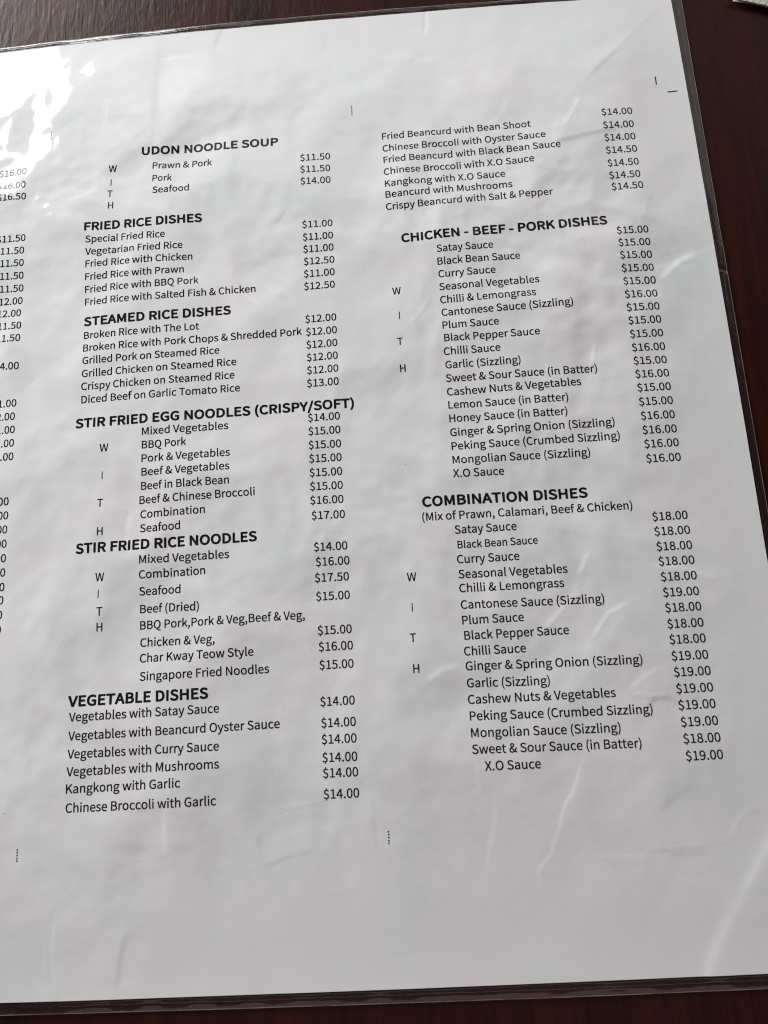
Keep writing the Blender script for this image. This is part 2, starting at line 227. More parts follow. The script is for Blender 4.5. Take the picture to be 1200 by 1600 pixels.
GLYPHS = r"""$497 223 -110 0 33 20 0,282 -110 -20 0 0 34,282 -9 0 -34 95 13,437 165 0 -95 0 214,157 485 0 -146 0 58,258 582 -62 0 54 0,379 525 -36 36 15 16,423 574 -14 -16 -36 37,282 648 63 -6 0 33,282 748 0 -33 -20 0,223 748 20 0 0 -33,223 647 0 34 -87 -12,78 481 0 90 0 -195,357 159 0 163 0 -62,244 56 75 0 -61 0,90 123 42 -37 -12 -19,52 66 13 19 42 -39,223 -11 -65 7 0 -33
&609 232 -12 -118 0 77 0,421 64 -50 -46 53 -38,572 -12 -47 12 7 23,593 56 -7 -22 -36 10,471 119 44 -31 52 68,585 354 -25 -87 -25 0,509 354 26 0 -20 -76,417 160 40 54 -62 51,251 345 43 -68 73 52,398 539 0 -86 0 76,269 668 82 0 -90 0,119 514 0 87 0 -48,162 360 -27 54 -68 -47,32 170 0 89 0 -106/367 107 -64 56 -38 -33,242 54 44 0 -74 0,112 175 0 -74 0 51,195 303 -46 -37 46 -71/220 398 60 41 -20 41,189 515 0 -36 0 53,270 610 -50 0 44 0,332 537 0 39 0 -58
(303 214 -175 -82 133 17 7,264 -153 -17 -8 -77 127,150 278 0 -152 0 152,264 709 -77 -128 -17 8,214 732 17 -8 -82 -134,82 278 0 176 0 -176
)303 89 -175 -17 7 82 133,220 278 0 -176 0 176,89 732 82 -134 -17 -8,38 709 17 8 77 -128,153 278 0 152 0 -152,38 -153 77 127 17 -8
,249 67 -170 -6 16 81 34,198 17 0 -86 0 60,129 113 43 0 -33 0,67 55 0 36 0 -35,127 -2 -32 0 3 1,137 -1 -3 0 -1 -54,47 -122 56 24 7 -16
-311 41 219 0 21 77 0,270 219 -76 0 0 21,270 282 0 -21 -76 0,41 282 77 0 0 -21
.249 124 -12 -33 0 33 0,183 50 0 -37 0 38,124 113 33 0 -33 0,65 50 0 38 0 -37
/351 10 -160 89 290 20 0,70 -160 -20 0 89 290,337 711 -89 -291 -19 0,278 711 20 0 -89 -291
0497 249 -12 -125 0 124 0,453 330 0 -229 0 228,249 668 124 0 -125 0,45 330 0 228 0 -229/249 55 74 0 -74 0,124 330 0 -192 0 192,249 603 -74 0 74 0,374 330 0 192 0 -192
1497 79 0 0 23 120 0,439 0 -120 0 0 23,439 68 0 -23 -44 0,307 68 44 0 0 196,307 656 0 -196 -21 0,244 656 21 0 -35 -21,108 610 58 10 0 -18,108 558 0 17 39 0,226 558 -40 0 0 -164,226 68 0 163 -49 0,79 68 49 0 0 -23
2497 39 0 0 16 138 0,452 0 -138 0 0 24,452 71 0 -24 -61 0,270 71 61 0 -33 0,163 64 34 3 154 146,421 475 0 -131 0 117,229 668 117 0 -83 0,36 572 53 58 16 -16,83 525 -16 16 37 44,219 601 -53 0 82 0,340 472 0 75 0 -113,39 48 206 180 0 -16
3497 235 -12 -102 0 118 0,447 175 0 -117 0 91,308 342 77 -19 0 1,308 346 0 -1 70 25,424 504 0 -80 0 104,233 668 111 0 -75 0,50 590 49 45 15 -17,94 538 -15 17 38 38,230 601 -53 0 69 0,341 498 0 62 0 -71,159 372 136 0 0 -21,159 310 0 21 152 0,363 178 0 80 0 -75,230 56 79 0 -74 0,68 132 39 -40 -14 -18,26 79 14 17 43 -48
4497 304 0 0 60 26 0,381 0 -25 0 0 60,381 181 0 -60 30 0,469 181 -29 0 0 22,469 246 0 -22 -29 0,381 246 30 0 0 137,381 656 0 -137 -30 0,291 656 30 0 -91 -140,18 235 91 140 0 -18,18 181 0 18 95 0,304 181 -95 0 0 -60/304 246 0 67 -67 0,103 246 67 0 50 75,252 470 -49 -75 19 32,305 567 -16 -32 1 0,309 567 -1 0 -2 -34,304 448 0 32 0 -68
5497 235 -12 -103 0 110 0,449 213 0 -143 0 145,252 422 108 0 -40 0,153 397 30 16 6 63,170 586 -6 -63 82 0,417 586 -82 0 0 24,417 656 0 -23 -106 0,98 656 107 0 -7 -102,77 350 7 102 15 -9,121 322 -15 9 37 25,230 361 -44 0 82 0,366 211 0 94 0 -96,226 56 78 0 -76 0,65 129 37 -38 -13 -18,24 75 14 18 45 -44
6497 269 -12 -125 0 102 0,458 201 0 -127 0 138,276 407 111 0 -51 0,127 328 40 50 4 204,296 601 -91 0 40 0,400 550 -25 31 16 17,447 601 -16 -17 -37 39,293 668 68 0 -127 0,50 313 0 257 0 -216/129 263 9 -136 43 61,262 346 -40 0 80 0,380 201 0 89 0 -89,269 53 63 0 -82 0
7497 177 0 12 249 29 0,262 0 -28 0 11 257,455 607 -154 -197 0 16,455 656 0 -16 -137 0,44 656 137 0 0 -23,44 586 0 24 106 0,362 586 -106 0 -128 -179
8497 251 -12 -122 0 122 0,456 158 0 -95 0 90,345 330 58 -33 0 2,345 335 0 -2 39 30,432 493 0 -69 0 101,252 666 112 0 -102 0,72 499 0 100 0 -68,161 348 -47 33 0 -1,161 345 0 1 -60 -33,41 163 0 88 0 -101/295 356 44 40 -78 31,147 499 0 -77 0 64,252 605 -61 0 69 0,362 489 0 65 0 -49/252 49 76 0 -79 0,114 170 0 -70 0 63,204 319 -53 -34 93 -38,378 160 0 89 0 -65
9497 210 -12 -71 0 123 0,448 356 0 -266 0 209,227 668 127 0 -102 0,39 455 0 128 0 -135,220 249 -109 0 55 0,371 328 -40 -48 -6 -203,208 56 84 0 -43 0,97 107 28 -32 -15 -17,52 55 15 17 37 -38/371 397 -9 136 -44 -62,234 310 43 0 -78 0,116 455 0 -88 0 90,228 604 -63 0 83 0
A544 4 0 74 219 27 0,87 0 -28 0 21 67,150 200 -21 -66 80 0,390 200 -80 0 21 -66,453 0 -21 67 29 0,541 0 -30 0 -75 219,318 656 74 -219 -31 0,226 656 30 0 -74 -219/171 266 66 0 11 34,203 367 -11 -34 23 74,269 589 -21 -77 1 0,272 589 -1 0 22 -76,338 367 -24 74 11 -34,370 266 -11 34 -67 0
B588 90 0 0 219 70 0,299 0 -70 0 147 0,548 192 0 -128 0 90,414 349 78 -15 0 2,414 354 0 -2 62 19,510 496 0 -65 0 115,285 656 132 0 -65 0,90 656 65 0 0 -219/173 378 32 0 0 71,173 591 0 -71 33 0,274 591 -34 0 103 0,429 485 0 77 0 -67,270 378 113 0 -32 0/173 66 38 0 0 83,173 313 0 -82 38 0,287 313 -38 0 116 0,466 195 0 82 0 -88,287 66 113 0 -38 0
C571 337 -12 -163 0 85 0,539 82 -52 -60 -15 18,493 135 15 -17 -42 -46,341 61 63 0 -125 0,137 330 0 -165 0 164,344 595 -124 0 56 0,478 533 -35 37 15 18,523 587 -15 -18 -38 42,343 668 79 0 -167 0,52 328 0 212 0 -213
D616 90 0 0 219 56 0,258 0 -56 0 198 0,563 330 0 -207 0 210,254 656 202 0 -54 0,90 656 55 0 0 -219/173 68 25 0 0 174,173 589 0 -174 25 0,247 589 -25 0 155 0,478 330 0 167 0 -165,247 68 155 0 -25 0
E527 90 0 0 219 130 0,478 0 -129 0 0 24,478 71 0 -24 -102 0,173 71 101 0 0 79,173 310 0 -80 83 0,422 310 -83 0 0 23,422 380 0 -23 -83 0,173 380 83 0 0 69,173 586 0 -68 98 0,468 586 -98 0 0 24,468 656 0 -23 -126 0,90 656 126 0 0 -219
F494 90 0 0 219 28 0,173 0 -28 0 0 98,173 294 0 -98 83 0,423 294 -83 0 0 24,423 364 0 -23 -83 0,173 364 83 0 0 74,173 586 0 -74 98 0,468 586 -98 0 0 24,468 656 0 -23 -126 0,90 656 126 0 0 -219
G617 348 -12 -173 0 88 0,550 64 -42 -43 0 92,550 340 0 -92 -71 0,335 340 72 0 0 -23,335 271 0 23 46 0,474 271 -46 0 0 -57,474 99 0 58 -26 -24,356 61 47 0 -140 0,137 330 0 -165 0 164,355 595 -132 0 66 0,497 533 -33 34 15 18,541 587 -14 -18 -37 40,353 668 91 0 -174 0,52 328 0 212 0 -213
H652 90 0 0 219 28 0,173 0 -28 0 0 103,173 310 0 -104 102 0,479 310 -102 0 0 -104,479 0 0 103 28 0,562 0 -28 0 0 219,562 656 0 -219 -28 0,479 656 28 0 0 -92,479 381 0 92 -102 0,173 381 102 0 0 92,173 656 0 -92 -28 0,90 656 28 0 0 -219
I262 90 0 0 219 28 0,173 0 -28 0 0 219,173 656 0 -219 -28 0,90 656 28 0 0 -219
K578 90 0 0 219 28 0,173 0 -28 0 0 69,173 208 0 -70 37 44,286 342 -38 -45 65 -114,482 0 -65 114 31 0,575 0 -31 0 -79 136,337 407 79 -136 69 83,543 656 -68 -83 -31 0,449 656 32 0 -91 -110,175 327 91 109 -1 0,173 327 0 0 0 109,173 656 0 -110 -28 0,90 656 28 0 0 -219
L486 90 0 0 219 124 0,460 0 -123 0 0 24,460 71 0 -24 -96 0,173 71 96 0 0 195,173 656 0 -195 -28 0,90 656 28 0 0 -219
M727 90 0 0 219 25 0,165 0 -25 0 0 121,165 363 0 -121 0 57,154 557 5 -58 1 0,158 557 -2 0 17 -50,210 407 -17 50 42 -113,335 66 -42 114 18 0,390 66 -18 0 41 114,514 407 -41 -113 17 50,567 557 -18 -50 1 0,570 557 -1 0 -4 -58,559 363 0 57 0 -121,559 0 0 121 26 0,636 0 -25 0 0 219,636 656 0 -219 -33 0,537 656 33 0 -42 -117,412 305 41 117 -15 -45,366 168 17 46 -1 0,362 168 2 0 -16 46,315 305 17 -45 -42 117,190 656 42 -117 -33 0,90 656 34 0 0 -219
N647 90 0 0 219 26 0,168 0 -26 0 0 115,168 345 0 -115 0 69,158 550 4 -67 2 0,162 550 -1 0 24 -45,233 414 -24 45 79 -138,472 0 -80 138 28 0,557 0 -29 0 0 219,557 656 0 -219 -27 0,478 656 26 0 0 -114,478 315 0 114 0 -68,490 107 -6 66 -2 0,485 107 2 0 -23 45,414 243 24 -45 -80 137,175 656 79 -138 -29 0,90 656 28 0 0 -219
O664 332 -12 -165 0 165 0,612 330 0 -210 0 211,332 668 165 0 -165 0,52 330 0 211 0 -210/332 61 118 0 -118 0,137 330 0 -164 0 164,332 595 -118 0 118 0,527 330 0 164 0 -164
P567 90 0 0 219 28 0,173 0 -28 0 0 87,173 261 0 -87 36 0,281 261 -36 0 144 0,523 464 0 -139 0 143,277 656 147 0 -62 0,90 656 63 0 0 -219/173 328 32 0 0 87,173 589 0 -87 31 0,267 589 -32 0 115 0,440 464 0 95 0 -94,270 328 116 0 -32 0
Q664 332 57 118 0 -118 0,137 330 0 -167 0 164,332 595 -118 0 118 0,527 330 0 164 0 -167/533 -165 -121 0 39 0,627 -149 -20 -9 -6 21,610 -86 6 -21 -17 -5,541 -96 30 0 -70 0,380 -8 30 -58 139 24,612 330 0 -189 0 211,332 668 165 0 -165 0,52 330 0 211 0 -192,292 -9 -143 20 36 -89
R568 173 345 36 0 0 81,173 589 0 -82 36 0,283 589 -37 0 103 0,442 473 0 86 0 -86,283 345 103 0 -37 0/450 0 -53 93 31 0,543 0 -31 0 -55 96,377 287 55 -95 88 22,524 473 0 -103 0 136,295 656 134 0 -68 0,90 656 69 0 0 -219,90 0 0 219 28 0,173 0 -28 0 0 93,173 278 0 -92 39 0,291 278 -39 0 53 -92
S533 272 -12 -93 0 137 0,495 175 0 -104 0 97,360 350 76 -33 -31 13,267 390 31 -13 -51 22,158 500 0 -64 0 59,280 595 -74 0 61 0,430 534 -41 38 14 18,473 587 -15 -17 -46 48,280 668 78 0 -119 0,73 494 0 101 0 -96,207 326 -61 26 31 -14,301 285 -32 13 62 -28,411 167 0 68 0 -63,273 61 87 0 -68 0,92 142 47 -49 -16 -19,43 85 16 19 56 -59
T536 226 0 0 195 28 0,310 0 -28 0 0 195,310 586 0 -195 66 0,508 586 -66 0 0 24,508 656 0 -23 -160 0,28 656 160 0 0 -23,28 586 0 24 66 0,226 586 -66 0 0 -195
U645 323 -12 -134 0 133 0,559 270 0 -210 0 129,559 656 0 -129 -27 0,479 656 26 0 0 -129,479 269 0 129 0 -158,323 61 87 0 -86 0,170 269 0 -158 0 129,170 656 0 -129 -27 0,88 656 27 0 0 -129,88 270 0 129 0 -210
V515 210 0 -69 219 32 0,306 0 -32 0 70 219,515 656 -70 -219 -28 0,431 656 28 0 -36 -118,325 301 35 118 -22 -77,261 84 25 77 -1 0,258 84 1 0 -24 77,194 301 23 -77 -35 118,88 656 35 -118 -29 0,1 656 29 0 70 -219
W786 162 0 -46 219 33 0,260 0 -32 0 33 132,358 396 -33 -132 11 52,391 545 -10 -50 1 0,395 545 -1 0 10 -50,427 396 -12 52 33 -132,526 0 -33 132 34 0,627 0 -34 0 45 219,762 656 -45 -219 -27 0,683 656 26 0 -24 -119,612 299 24 119 -11 -71,576 86 12 72 -1 0,571 86 2 0 -16 72,524 299 17 -70 -30 119,433 656 31 -119 -25 0,357 656 25 0 -30 -119,267 299 30 119 -16 -71,220 86 15 72 -1 0,217 86 1 0 -14 72,177 299 14 -71 -23 119,108 656 23 -119 -28 0,23 656 29 0 47 -219
X513 15 0 64 113 29 0,103 0 -29 0 31 59,197 177 -31 -59 17 33,250 284 -19 -41 1 0,253 284 -1 0 22 -41,310 177 -17 33 32 -59,407 0 -32 59 31 0,499 0 -31 0 -65 112,306 335 64 -112 60 107,485 656 -60 -107 -29 0,398 656 29 0 -29 -56,311 489 29 55 -17 -31,264 392 18 39 -1 0,260 392 2 0 -21 39,209 489 17 -31 -30 55,119 656 30 -56 -30 0,28 656 30 0 59 -106,207 339 -60 106 -64 -113
Y475 196 0 0 85 27 0,278 0 -27 0 0 85,278 254 0 -85 66 134,476 656 -66 -134 -28 0,390 656 29 0 -28 -62,306 471 28 62 -20 -49,240 327 23 49 -1 0,236 327 1 0 -23 49,172 471 21 -49 -28 62,87 656 28 -62 -29 0,-1 656 29 0 66 -134,196 254 -66 134 0 -85
a504 194 -12 -81 0 60 0,355 58 -46 -38 1 0,358 58 -1 0 2 -19,365 0 -2 19 23 0,432 0 -22 0 0 100,432 299 0 -100 0 121,264 499 119 0 -79 0,73 435 44 29 11 -19,105 379 -11 18 38 26,251 431 -57 0 79 0,351 308 0 63 -207 -23,53 126 0 106 0 -88/217 55 47 0 -48 0,132 132 0 -56 0 62,351 253 -164 -18 0 -45,351 118 0 45 -48 -42
b553 296 -12 -44 0 111 0,507 251 0 -167 0 150,314 499 125 0 -54 0,161 431 45 37 1 28,165 517 -2 -29 0 65,165 712 0 -65 -28 0,82 712 28 0 0 -237,82 0 0 237 22 0,148 0 -22 0 2 17,155 50 -3 -17 1 0,158 50 -1 0 42 -38/283 57 80 0 -32 0,165 107 42 -37 0 86,165 363 0 -85 45 43,294 430 -41 0 93 0,422 250 0 108 0 -120
c456 274 -12 -129 0 58 0,431 49 -43 -37 -12 19,396 105 12 -19 -31 -27,281 56 45 0 -89 0,131 243 0 -112 0 111,284 430 -89 0 37 0,380 388 -27 25 14 17,422 441 -14 -18 -34 31,280 499 64 0 -125 0,47 243 0 162 0 -162
d555 248 -12 -122 0 58 0,396 57 -38 -37 1 0,398 57 -1 0 3 -19,405 0 -2 19 23 0,473 0 -23 0 0 237,473 712 0 -237 -28 0,390 712 28 0 0 -62,390 525 0 63 2 -27,395 442 -2 28 -43 35,258 499 57 0 -111 0,47 243 0 157 0 -162/266 57 45 0 -85 0,132 243 0 -117 0 111,272 430 -78 0 40 0,390 379 -40 36 0 -85,390 124 0 85 -40 -45
e496 279 -12 -130 0 66 0,439 38 -42 -28 -10 18,410 92 9 -18 -37 -24,288 54 48 0 -92 0,127 224 5 -104 109 0,455 224 -110 0 1 12,458 270 0 -18 0 139,264 499 124 0 -111 0,47 243 0 158 0 -161/126 282 87 0 10 97,266 433 -69 0 76 0,387 282 0 98 -87 0
f291 30 420 0 20 22 0,96 420 -22 0 0 -140,96 0 0 140 27 0,177 0 -27 0 0 140,177 420 0 -140 35 0,280 420 -34 0 0 22,280 486 0 -22 -34 0,177 486 35 0 0 26,177 563 0 -26 0 63,246 659 -46 0 17 0,301 645 -18 9 6 22,319 709 -6 -21 -23 9,237 724 31 0 -96 0,96 564 0 98 0 -26,96 486 0 26 -22 -1,30 482 22 1 0 -21
g505 246 -224 -118 0 151 0,492 -55 0 -91 0 80,323 60 112 0 -32 0,227 60 32 0 -65 0,142 113 0 -31 0 27,174 171 -18 -15 21 -11,245 154 -23 0 100 0,423 323 0 -104 0 42,384 423 23 -22 33 0,483 423 -33 0 0 21,483 486 0 -21 -56 0,314 486 57 0 -17 7,245 499 28 0 -97 0,64 325 0 106 0 -58,127 194 -32 25 0 -1,127 191 0 1 -26 -18,73 100 0 41 0 -38,117 21 -25 15 0 -2,117 16 0 2 -45 -28,46 -94 0 42 0 -83/245 209 57 0 -55 0,142 325 0 -71 0 72,245 439 -56 0 58 0,349 325 0 72 0 -71/258 -167 94 0 -89 0,117 -82 0 -52 0 27,166 0 -34 -25 22 -5,229 -7 -18 0 28 0,313 -7 -28 0 65 0,412 -69 0 46 0 -50
h543 82 0 0 237 28 0,165 0 -28 0 0 118,165 353 0 -118 48 49,297 427 -50 0 65 0,389 297 0 91 0 -99,389 0 0 99 27 0,471 0 -27 0 0 103,471 308 0 -103 0 123,322 499 102 0 -66 0,161 417 45 45 1 34,165 517 -2 -33 0 65,165 712 0 -65 -28 0,82 712 28 0 0 -237
i246 82 0 0 162 28 0,165 0 -28 0 0 162,165 486 0 -162 -28 0,82 486 28 0 0 -162/124 586 -33 0 32 0,178 641 0 -33 0 31,124 694 32 0 -33 0,70 641 0 31 0 -33
k494 82 0 0 237 27 0,163 0 -27 0 0 43,163 128 0 -43 30 35,254 235 -30 -36 48 -79,397 0 -48 78 29 0,485 0 -29 0 -61 97,302 290 61 -97 54 65,464 486 -54 -65 -31 0,372 486 31 0 -68 -85,166 230 69 85 -1 0,163 230 1 0 0 161,163 712 0 -160 -27 0,82 712 27 0 0 -237
l254 168 -12 -61 0 23 0,216 -4 -12 -4 -4 20,204 58 4 -21 -9 -2,187 56 5 0 -12 0,165 91 0 -25 0 207,165 712 0 -207 -28 0,82 712 28 0 0 -205,82 97 0 205 0 -69
m829 82 0 0 162 28 0,165 0 -28 0 0 118,165 353 0 -118 44 50,286 427 -36 0 62 0,377 297 0 91 0 -99,377 0 0 99 27 0,458 0 -27 0 0 118,458 353 0 -118 46 50,581 427 -38 0 62 0,671 297 0 91 0 -99,671 0 0 99 27 0,753 0 -27 0 0 103,753 308 0 -103 0 123,606 499 99 0 -60 0,445 405 51 55 -20 58,311 499 75 0 -59 0,159 415 43 47 0 0,158 415 0 0 -3 24,149 486 3 -24 -22 0,82 486 23 0 0 -162
n546 82 0 0 162 28 0,165 0 -28 0 0 118,165 353 0 -118 48 49,297 427 -50 0 65 0,389 297 0 91 0 -99,389 0 0 99 27 0,471 0 -27 0 0 103,471 308 0 -103 0 123,322 499 102 0 -66 0,159 415 46 47 0 0,158 415 0 0 -3 24,149 486 3 -24 -22 0,82 486 23 0 0 -162
o542 271 -12 -119 0 119 0,496 243 0 -162 0 162,271 499 119 0 -119 0,47 243 0 162 0 -162/271 56 84 0 -84 0,131 243 0 -112 0 111,271 430 -84 0 84 0,413 243 0 111 0 -112
p555 82 -205 0 230 28 0,165 -205 -28 0 0 55,165 -40 0 -55 -1 28,162 45 1 -29 44 -37,296 -12 -44 0 111 0,507 251 0 -167 0 150,314 499 125 0 -56 0,159 430 44 36 0 0,158 430 0 0 -3 18,149 486 3 -19 -22 0,82 486 23 0 0 -230/283 57 80 0 -32 0,165 107 43 -37 0 86,165 363 0 -85 46 43,294 430 -41 0 93 0,422 250 0 108 0 -120
r347 82 0 0 162 28 0,165 0 -28 0 0 104,165 312 0 -104 32 83,286 425 -40 0 21 0,334 417 -16 5 5 24,349 488 -5 -24 -15 8,297 499 22 0 -54 0,159 397 34 62 0 0,158 397 0 0 -3 30,149 486 3 -30 -22 0,82 486 23 0 0 -162
s419 209 -12 -68 0 115 0,386 132 0 -78 0 93,238 280 71 -27 -55 21,133 364 0 -45 0 39,224 435 -62 0 43 0,334 392 -33 24 13 17,373 443 -13 -17 -36 30,223 499 60 0 -107 0,55 361 0 77 0 -84,197 220 -68 25 54 -20,308 128 0 49 0 -42,212 52 65 0 -58 0,68 110 43 -35 -13 -18,29 55 13 19 45 -38
t337 235 -12 -103 0 30 0,325 6 -28 -9 -5 21,309 68 5 -21 -16 -7,253 55 18 0 -56 0,178 148 0 -59 0 90,178 420 0 -91 44 0,311 420 -45 0 0 22,311 486 0 -22 -45 0,178 486 44 0 0 46,178 623 0 -46 -23 0,110 623 23 0 -3 -46,101 486 3 46 -26 -1,24 482 26 1 0 -21,24 420 0 20 24 0,97 420 -25 0 0 -90,97 150 0 90 0 -97
u543 225 -12 -103 0 66 0,385 76 -46 -53 1 0,388 76 -1 0 2 -25,394 0 -2 25 22 0,462 0 -23 0 0 162,462 486 0 -162 -27 0,380 486 28 0 0 -115,380 141 0 115 -46 -57,249 59 50 0 -65 0,158 188 0 -90 0 99,158 486 0 -99 -28 0,75 486 28 0 0 -103,75 178 0 103 0 -124
w718 159 0 -45 162 32 0,254 0 -31 0 23 87,323 260 -23 -86 13 47,356 402 -11 -49 2 0,361 402 -2 0 11 -49,394 262 -13 46 23 -87,464 0 -24 87 33 0,563 0 -33 0 44 162,695 486 -44 -162 -27 0,616 486 26 0 -24 -94,545 205 24 94 -11 -47,516 70 9 45 -2 0,511 70 2 0 -12 45,477 205 12 -47 -25 94,401 486 25 -94 -27 0,321 486 27 0 -25 -94,245 205 26 94 -11 -47,213 70 10 45 -1 0,209 70 1 0 -10 45,180 205 10 -47 -24 94,107 486 25 -94 -27 0,24 486 28 0 45 -162
x446 13 0 54 84 29 0,99 0 -28 0 22 38,165 114 -22 -38 17 29,214 200 -17 -27 1 0,218 200 -1 0 19 -27,271 114 -16 29 24 -38,343 0 -24 38 30 0,432 0 -30 0 -53 82,272 245 53 -82 49 80,420 486 -49 -80 -29 0,335 486 28 0 -20 -35,275 379 20 36 -15 -27,232 298 14 28 -2 0,227 298 2 0 -16 28,180 379 14 -27 -22 36,115 486 21 -35 -30 0,26 486 29 0 49 -78,174 253 -50 78 -54 -84
y466 90 -209 -22 0 97 0,272 -41 -34 -95 61 176,455 486 -61 -176 -27 0,375 486 27 0 -29 -90,287 217 30 89 -12 -44,248 79 12 45 -2 0,243 79 2 0 -17 45,195 217 15 -43 -33 89,97 486 32 -90 -29 0,12 486 28 0 65 -162,207 -1 -65 162 -4 -12,196 -38 4 13 -21 -60,87 -142 54 0 -14 0,49 -134 10 -4 -5 -22,33 -200 5 22 15 -6
z425 31 0 0 15 123 0,399 0 -122 0 0 22,399 66 0 -22 -88 0,134 66 89 0 86 126,391 442 -85 -125 0 15,391 486 0 -15 -111 0,59 486 111 0 0 -22,59 420 0 22 76 0,287 420 -76 0 -85 -126,31 44 86 125 0 -15
 200 """

MMM = 0.001
sc = bpy.context.scene
col = sc.collection

# ---------------------------------------------------------------- camera
cam_d = bpy.data.cameras.new('camera')
cam_d.sensor_fit = 'VERTICAL'; cam_d.sensor_height = 36.0; cam_d.lens = 1300/1600*36
cam_d.dof.use_dof = True; cam_d.dof.focus_distance = 0.262; cam_d.dof.aperture_fstop = 26
cam_d.clip_start = 0.01; cam_d.clip_end = 50
cam = bpy.data.objects.new('camera', cam_d); col.objects.link(cam)
M = Matrix(R_CAM).to_4x4(); M.translation = Vector((0, 0, CAM_H*MMM + 0.0013))
cam.matrix_world = M
sc.camera = cam

# ---------------------------------------------------------------- light: dim room, one big window beyond the far left corner
world = bpy.data.worlds.new('World'); sc.world = world; world.use_nodes = True
bg = world.node_tree.nodes['Background']
bg.inputs[0].default_value = (0.95, 0.97, 1.0, 1); bg.inputs[1].default_value = WORLD = 0.06
def area(name, loc, target, sx, sy, radiance, color):
    d = bpy.data.lights.new(name, 'AREA'); d.shape = 'RECTANGLE'; d.size = sx; d.size_y = sy
    d.energy = radiance*math.pi*sx*sy; d.color = color
    o = bpy.data.objects.new(name, d); col.objects.link(o); o.location = loc
    o.rotation_euler = (Vector(target)-Vector(loc)).to_track_quat('-Z', 'Y').to_euler()
    return o
win = area('window_light', (-1.01, 1.30, 0.82), (0, 0, 0), 0.80, 0.76, 9.0, (0.99, 1.0, 0.985))
win.matrix_world = Matrix(((-.826, -.563, 0, -1.01), (0, 0, 1, 1.30), (-.563, .826, 0, .82), (0, 0, 0, 1)))
area('low_fill_light', (-0.52, 0.61, 0.28), (0, 0.05, 0), 0.8, 0.20, 13.5, (0.965, 0.985, 1.0))  # added fill lamp outside the mirror angles, brightens the paper from far left
area('far_fill_light', (0.45, 1.15, 0.80), (0.30, 0.05, 0.25), 1.9, 0.9, 0.80, (1.0, 0.98, 0.985))  # added lamp standing in for bright surroundings, reflected by the border film
area('overhead_fill_light', (0.0, -0.53, 1.15), (0, -0.52, 0), 1.3, 0.5, 0.85, (1.0, 0.72, 0.82))  # added overhead lamp, tints the lower sheet pink and leaves a reflected edge
sc.cycles.filter_width = 1.1
sc.view_settings.view_transform = 'Standard'; sc.view_settings.look = 'None'
sc.view_settings.exposure = 0.0; sc.view_settings.gamma = 1.0

# ---------------------------------------------------------------- materials
def mat(name):
    m = bpy.data.materials.new(name); m.use_nodes = True
    nt = m.node_tree; nt.nodes.clear()
    out = nt.nodes.new('ShaderNodeOutputMaterial')
    return m, nt, out
def N(nt, typ, **kw):
    n = nt.nodes.new(typ)
    for k, v in kw.items():
        if k in n.bl_rna.properties: setattr(n, k, v)
        else: n.inputs[k.replace('_', ' ')].default_value = v
    return n
def coords(nt, scale=(1, 1, 1), rot=(0, 0, 0)):
    tc = N(nt, 'ShaderNodeTexCoord'); mp = N(nt, 'ShaderNodeMapping')
    mp.inputs['Scale'].default_value = scale; mp.inputs['Rotation'].default_value = rot
    nt.links.new(tc.outputs['Object'], mp.inputs['Vector']); return mp.outputs['Vector']
def noise(nt, vec, scale, detail=4, rough=.5, dist=0):
    n = N(nt, 'ShaderNodeTexNoise'); n.inputs['Scale'].default_value = scale; n.inputs['Detail'].default_value = detail
    n.inputs['Roughness'].default_value = rough; n.inputs['Distortion'].default_value = dist
    nt.links.new(vec, n.inputs['Vector']); return n.outputs['Fac']
def ramp(nt, fac, stops):
    r = N(nt, 'ShaderNodeValToRGB'); e = r.color_ramp.elements
    while len(e) < len(stops): e.new(0.5)
    for k, (p, c) in enumerate(stops): e[k].position = p; e[k].color = (*c, 1)
    nt.links.new(fac, r.inputs[0]); return r.outputs[0]
def mathn(nt, op, a, b):
    n = N(nt, 'ShaderNodeMath', operation=op)
    for i, v in enumerate((a, b)):
        if isinstance(v, (int, float)): n.inputs[i].default_value = v
        else: nt.links.new(v, n.inputs[i])
    return n.outputs[0]
def bump(nt, h, strength, dist):
    b = N(nt, 'ShaderNodeBump'); b.inputs['Strength'].default_value = strength; b.inputs['Distance'].default_value = dist
    nt.links.new(h, b.inputs['Height']); return b.outputs['Normal']

def laminate(nt, base, wpaper=.80, strength=.10, rough=(.035, .27)):
    """clear film bonded on top: fresnel mix of the printed sheet below and a two-lobe gloss"""
    v = coords(nt)
    h = mathn(nt, 'ADD', noise(nt, v, 240, 3, .5), mathn(nt, 'MULTIPLY', noise(nt, v, 60, 3, .5), 3.0))
    nrm = bump(nt, h, strength, .00006)
    fr = N(nt, 'ShaderNodeFresnel'); fr.inputs['IOR'].default_value = 1.5; nt.links.new(nrm, fr.inputs['Normal'])
    g = []
    for r in rough:
        q = N(nt, 'ShaderNodeBsdfGlossy'); q.inputs['Roughness'].default_value = r; nt.links.new(nrm, q.inputs['Normal']); g.append(q)
    gm = N(nt, 'ShaderNodeMixShader'); gm.inputs[0].default_value = 1-wpaper
    nt.links.new(g[0].outputs[0], gm.inputs[1]); nt.links.new(g[1].outputs[0], gm.inputs[2])
    mx = N(nt, 'ShaderNodeMixShader'); nt.links.new(fr.outputs[0], mx.inputs[0])
    nt.links.new(base.outputs[0], mx.inputs[1]); nt.links.new(gm.outputs[0], mx.inputs[2]); return mx
